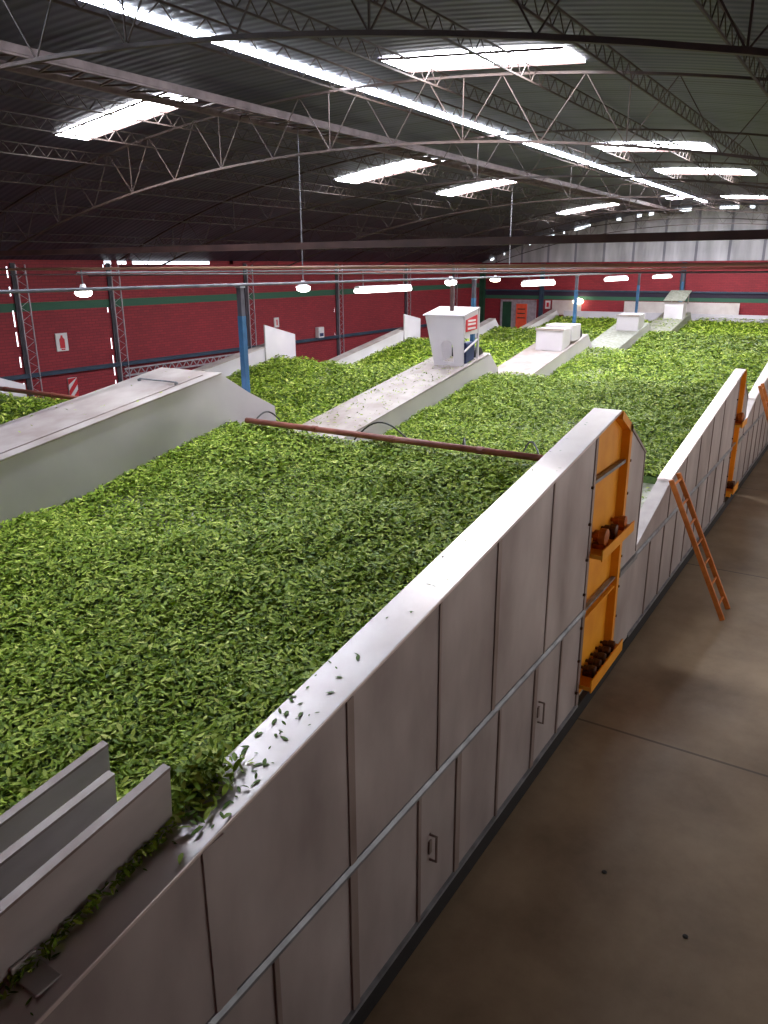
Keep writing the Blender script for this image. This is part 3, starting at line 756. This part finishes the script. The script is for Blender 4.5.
# ------------------------------------------------------------------ ladders
def ladder(label, fx0, fx1, fy, tx0, tx1, ty, tz, n):
    t = Thing('ladder', ((fx0+fx1)/2, fy, 0), label, 'ladder', 'orange ladders against the trough walls')
    A = [(Vector((fx0, fy, 0)), Vector((tx0, ty, tz))), (Vector((fx1, fy, 0)), Vector((tx1, ty, tz)))]
    for a, b in A: t.part('side_rail', MB().bar(a+Vector((0,0,.02)), b, .045, .075, up=(0,1,0)), M['ladder'], bevel=.006)
    for k in range(n):
        s = (k+.7)/n
        t.part('rung', MB().tube([A[0][0].lerp(A[0][1], s), A[1][0].lerp(A[1][1], s)], .018, 8), M['ladder'])
ladder('orange ladder leaning on the low end of the second trough', 11.82, 12.30, 1.40, 11.78, 12.26, 2.37, 2.12, 7)
ladder('orange ladder leaning on the third trough at right photo edge', 20.75, 21.2, 1.45, 20.7, 21.15, 2.36, 2.42, 7)

# ------------------------------------------------------------------ blue posts, overhead pipes
PN = ['nearest, behind the end of the big white box', 'half hidden behind the arched hood', 'behind the pair of low white boxes', 'beside the small white box', 'in front of the far wall']
for x, nm in zip((9.86, 18.6, 26.5, 34.35, 42.75), PN):
    t = Thing('pipe_post', (x, 9.1, 0), 'slim blue steel post, '+nm, 'post', 'blue posts between the lines')
    t.part('lower_post', MB().box(x-.05, x+.05, 9.05, 9.15, 0, 4.45), M['blue'])
    t.part('upper_post', MB().box(x-.045, x+.045, 9.055, 9.145, 4.45, 4.92), M['postdark'])
    t.part('saddle', MB().box(x-.06, x+.06, 9.04, 9.16, 4.90, 4.93), M['rail'])
o = MB().tube([(-2, 9.1, 4.95), (42.9, 9.1, 4.95)], .024, 12).build('overhead_pipe', M['pipe_gr'], smooth=True); tag(o, 'long grey overhead pipe carried on the blue posts', 'pipe')
o = MB().tube([(8.9, YR_, 5.215), (8.9, YL, 5.215)], .02, 12).build('overhead_pipe', M['pipe_or'], smooth=True); tag(o, 'tan overhead pipe crossing the hall just under the dark beam', 'pipe')
o = MB().tube([(9.3, YR_, 5.15), (9.3, YL, 5.10)], .010, 8).build('overhead_cable', M['pipe_gr'], smooth=True); tag(o, 'thin grey cable crossing the hall below the tan pipe', 'cable')
o = MB().tube([(16.0, YR_, 5.22), (16.0, YL, 5.02)], .02, 8).build('overhead_pipe', M['redpipe'], smooth=True); tag(o, 'thin reddish overhead pipe crossing behind the tan one', 'pipe')
o = MB().tube([(26.4, 11.56, 5.12), (26.4, 11.56, roofz(11.56))], .015, 8).build('hanging_rod', M['pipe_gr']); tag(o, 'thin pale rod hanging from roof before the grey gable', 'rod')

# ------------------------------------------------------------------ lamps
def round_lamp(label, x, y, z, top, m='bulb', r=.15):
    t = Thing('pendant_lamp', (x, y, z), label, 'lamp', 'round pendant lamps')
    t.part('lamp_rod', MB().tube([(x, y, z+.10), (x, y, top)], .012, 8), M['pipe_gr'])
    t.part('lamp_cap', MB().lathe([(.04, z+.16), (.06, z+.10), (r*.9, z+.06), (r, z+.045)], (x, y, 0), 18), M['signwhite'], smooth=True)
    t.part('bulb', MB().lathe([(r*.95, z+.045), (r*.98, z+.01), (r*.85, z-.03), (r*.4, z-.06)], (x, y, 0), 18), M[m], smooth=True)
round_lamp('round glowing pendant lamp at left, above the extinguisher sign', 9.0, 12.0, 4.80, 5.2)
round_lamp('round glowing pendant lamp on the long rod from the roof', 13.0, 10.25, 4.80, roofz(10.25))
round_lamp('round glowing lamp above the arched hood', 17.39, 9.14, 4.84, 4.93)
round_lamp('round glowing lamp right of the hood, before the green corner', 26.0, 11.9, 4.77, 5.1, 'warm', .19)
round_lamp('small round lamp glimmering at the left photo edge', 11.0, 18.6, 4.62, roofz(18.6), 'bulb', .09)
o = MB().tube([(8.9, 12.0, 5.15), (42.9, 12.0, 5.15)], .014, 8).build('overhead_conduit', M['pipe_gr']); tag(o, 'thin conduit running over the far line, holding lamps', 'conduit')
def tube_lamp(label, x0, x1, y, z, top):
    t = Thing('tube_lamp', ((x0+x1)/2, y, z), label, 'lamp', 'long tube lamps')
    t.part('housing', MB().prism_x([(y-.10, z+.075), (y+.10, z+.075), (y+.05, z+.12), (y-.05, z+.12)], x0, x1), M['signwhite'])
    for s in (-.075, .075): t.part('tube', MB().tube([(x0+.05, y+s, z), (x1-.05, y+s, z)], .058, 12), M['tube'], smooth=True)
    mb = MB()
    for x in (x0+.3, x1-.3): t.part('hanger', MB().tube([(x, y, z+.1), (x, y, top)], .01, 6), M['rail'])
tube_lamp('long glowing tube lamp left of the middle, before the brick wall', 17.5, 20.2, 12.0, 4.62, 5.15)
tube_lamp('long tube lamp right of the hood, over the second ramp', 21.95, 24.15, 9.1, 4.72, 4.93)
tube_lamp('tube lamp hanging before the far wall, left one of two', 29.9, 32.3, 9.1, 4.74, 4.93)
tube_lamp('tube lamp hanging before the far wall, right one of two', 37.0, 39.7, 9.1, 4.74, 4.93)
t = Thing('wall_lamp', (XF-.2, 14.8, 3.3), 'warm glowing lamp low on the far wall right of the doorway', 'lamp')
t.part('bracket', MB().box(XF-.3, XF-.01, 14.75, 14.85, 3.35, 3.41), M['stiff'])
t.part('bulb', MB().lathe([(.1, -.16), (.26, -.10), (.30, 0), (.22, .12), (.05, .17)], (XF-.36, 14.8, 3.36), 16), M['warm'], smooth=True)

# ------------------------------------------------------------------ signs
def sign(label, x0, x1, z0, z1, kind):
    t = Thing('wall_sign', ((x0+x1)/2, YL, z0), label, 'sign', 'signs on the brick wall')
    y = YL-.03
    b = t.part('sign_board', MB().box(x0, x1, y-.012, YL, z0, z1), M['signwhite'])
    w, h = x1-x0, z1-z0; cx = (x0+x1)/2
    if kind == 'ext':
        t.part('extinguisher_symbol', MB().prism_y([(cx-.06*w/.37*1.3, z0+.16*h), (cx+.22*w, z0+.16*h), (cx+.22*w, z0+.66*h), (cx+.08*w, z0+.78*h), (cx+.08*w, z0+.88*h), (cx-.08*w, z0+.88*h), (cx-.08*w, z0+.78*h), (cx-.22*w, z0+.66*h)], y-.02, y-.011)
               .prism_y([(cx-.12*w, z0+.06*h), (cx+.2*w, z0+.06*h), (cx+.2*w, z0+.13*h), (cx-.12*w, z0+.13*h)], y-.02, y-.011), M['signred'], b)
    elif kind == 'stripe':
        mb = MB()
        for k in (0, .5, 1.0):
            q = [(0, k-.28), (1, k+.22-.02), (1, k+.47), (0, k-.03)]
            q = [(x0+a*w, z0+min(1, max(0, c))*h) for a, c in q]
            mb.prism_y(q, y-.02, y-.011)
        t.part('diagonal_stripes', mb, M['signred'], b)
    else:
        t.part('red_mark', MB().box(cx-.1*w, cx+.15*w, y-.02, y-.011, z0+.2*h, z0+.8*h), M['signred'], b)
sign('white sign with red fire extinguisher on the brick wall at left', 14.55, 14.95, 2.85, 3.38, 'ext')
sign('red and white diagonally striped sign low on the brick wall', 14.78, 15.10, 1.30, 2.02, 'stripe')
sign('tiny white sign with red mark above the raised end plate', 24.62, 24.90, 2.92, 3.30, 'mark')
t = Thing('wall_notice', (XF, 16.7, 2.9), 'small white notice with red mark right of the far doorway', 'sign')
b = t.part('notice_board', MB().box(XF-.05, XF-.02, 16.55, 16.85, 2.9, 3.35), M['signwhite']); t.part('red_mark', MB().box(XF-.06, XF-.05, 16.63, 16.77, 3.0, 3.25), M['signred'], b)
t = Thing('wall_box', (27.5, YL-.1, 2.2), 'small pale meter box on the brick wall below the tube lamp', 'box')
t.part('box_body', MB().box(27.35, 27.75, YL-.2, YL, 2.3, 2.75), M['signwhite'], bevel=.02); t.part('box_panel', MB().box(27.42, 27.68, YL-.21, YL-.2, 2.36, 2.5), M['bluebox'])

# ------------------------------------------------------------------ far doorway and cross conveyor
d = MB().box(XF-.1, XF, 17.4, 17.52, 0, 3.35).box(XF-.1, XF, 19.52, 19.64, 0, 3.35).box(XF-.1, XF, 17.4, 19.64, 3.27, 3.37).build('door_1', M['silver']); tag(d, 'far doorway with green leaf and orange red panel', None, None, 'structure')
MB().box(XF-.07, XF-.02, 18.95, 19.52, 0, 3.27).build('green_leaf', M['doorgreen'], d)
MB().box(XF-.05, XF-.02, 17.52, 18.95, 0, 3.27).build('pale_daylight', M['silver'], d)  # pale sheet standing in for daylight through the doorway
op = MB().box(XF-.12, XF-.06, 17.95, 18.62, .4, 3.15).build('orange_panel', M['doororange'], d)
mb = MB()
for z in (2.85, 2.6, 2.35): mb.box(XF-.14, XF-.12, 18.05, 18.52, z-.03, z+.03)
mb.build('panel_bar', M['rust'], op)
t = Thing('cross_conveyor', (XF-.8, 9, 0), 'pale cross conveyor with grey splash panels along the far wall', 'conveyor')
t.part('side_board', MB().box(43.0, 43.06, -2, 15.4, 2.1, 2.86), M['white'])
for y0, y1 in ((14.6, 16.3), (9.75, 12.2), (6.4, 9.2)): t.part('splash_panel', MB().box(43.5, 43.54, y0, y1, 2.6, 3.40), M['cap'])
t.part('belt_bed', MB().box(43.06, 43.5, -2, 15.4, 2.3, 2.4), M['greytray'])
mb = MB()
for y in np.arange(-1.5, 15.4, 2.8): mb.box(43.2, 43.3, y, y+.1, 0, 2.3)
t.part('support_legs', mb, M['stiff'])

# ------------------------------------------------------------------ loose leaves
one, _f = leaf_template(True)
def loose(n, xr, yr, zf, label, group, smin=.05, smax=.1, dark=False, clumpy=None):
    me = leaf_mesh('loose_leaf', np.zeros((1, 3)), 1., True, tilt=0.0, tint=np.array([.12 if dark else .35]))
    for k in range(n):
        x = random.uniform(*xr); 
        if clumpy: x = clumpy(x)
        y = random.uniform(*yr)
        o = bpy.data.objects.new('loose_leaf', me); COL.objects.link(o)
        s = random.uniform(smin, smax)
        o.location = (x, y, zf(x)+.005); o.scale = (s, s*random.uniform(.7, 1.1), s*random.uniform(.2, .7))
        o.rotation_euler = (random.uniform(-.15, .15), random.uniform(-.15, .1), random.uniform(0, 6.28))
        tag(o, label, 'leaf', group)
capz = lambda x: 2.17+.165*x
loose(60, (2.2, 4.2), (2.44, 2.71), capz, 'loose green leaf scattered on the bright silver wall top', 'loose leaves on the silver wall top', .025, .075, True, lambda x: 2.15+(x-2.2)**1.0*.8)
loose(24, (4.0, 8.6), (2.44, 2.71), capz, 'loose green leaf scattered on the bright silver wall top', 'loose leaves on the silver wall top', .04, .075, True)
loose(14, (1.0, 2.1), (2.44, 2.60), capz, 'loose leaf on the dim cap beside the guide plates', 'loose leaves beside the guide plates', .03, .08, True)
def litter(label, n, xr, yr, zf, size, seed, spread=None, fine=False, hump=None):
    X = rng.uniform(*xr, n); Y = rng.uniform(*yr, n)
    if spread: X, Y = spread(n)
    Z = np.array([zf(x) for x in X]) + .015 + (hump(X, Y)*rng.random(n) if hump else rng.uniform(0, .02, n))
    me = leaf_mesh('leaf_litter', np.stack([X, Y, Z], -1), size, fine, tilt=.25 if hump is None else .5)
    o = bpy.data.objects.new('leaf_litter', me); COL.objects.link(o); tag(o, label, 'leaf litter', kind='stuff'); return o
# heap of leaves that spills over the cap past the end of the guide plate
def pile(n):
    r = np.abs(rng.normal(0, .5, n)); a = rng.uniform(0, 2*math.pi, n)
    return 2.36+.30*r*np.cos(a), 2.70+.19*r*np.sin(a)
litter('heap of green leaves spilling over the wall top past the guide plates', 620, (0, 1), (0, 1), lambda x: capz(x), .075, 3, pile, True, lambda X, Y: .16*np.exp(-((X-2.36)/.24)**2-((Y-2.74)/.17)**2))
litter('dark leaf litter along the foot of the nearest guide plate', 330, (.9, 2.12), (2.585, 2.645), capz, .045, 4, None, True, lambda X, Y: np.full(len(X), .03))
litter('dark leaf litter filling the gap between the guide plates', 240, (.8, 2.1), (2.78, 3.3), lambda x: capz(x)-.35, .06, 5, None, True)
z2 = lambda x: .22+.156*x+.04
litter('scattered leaves on the top of the hood ramp', 420, (12.2, 18.1), (8.5, 9.7), z2, .085, 6)
litter('few crumbs of leaf on the big white box top', 26, (4.5, 8.5), (8.5, 9.7), lambda x: 2.28+.161*x+.025, .07, 7)
litter('leaf crumbs on the bare tray behind the orange drive bay', 500, (11.0, 13.1), (2.65, 4.5), lambda x: .22+.156*x-.52, .08, 8)
litter('leaves lying on the last grey ramp', 160, (38.5, 42), (8.5, 9.7), lambda x: DECK[4]['z'](x)+.03, .15, 9)
litter('leaf fringe against the cross conveyor', 200, (42.6, 43.0), (2.6, 8.3), lambda x: 2.65, .17, 10)

# two small bolts in the floor
for (x, y, lab) in ((5.78, 1.36, 'small dark bolt in the floor nearer the trough wall'), (5.44, .59, 'small dark bolt in the floor farther from trough wall')):
    o = MB().lathe([(.022, 0), (.022, .006), (.012, .012)], (0, 0, 0), 10).build('floor_bolt', M['black']); o.location = (x, y, 0); tag(o, lab, 'bolt', 'bolts in the floor')

# ------------------------------------------------------------------ sky, exposure
w = bpy.data.worlds.new('world'); scene.world = w; w.use_nodes = True
bg = w.node_tree.nodes['Background']; bg.inputs[0].default_value = (.86,.92,1,1); bg.inputs[1].default_value = 4
vs = scene.view_settings; vs.view_transform = 'Standard'; vs.look = 'None'; vs.gamma = 1; vs.use_curve_mapping = False; vs.exposure = -0.2
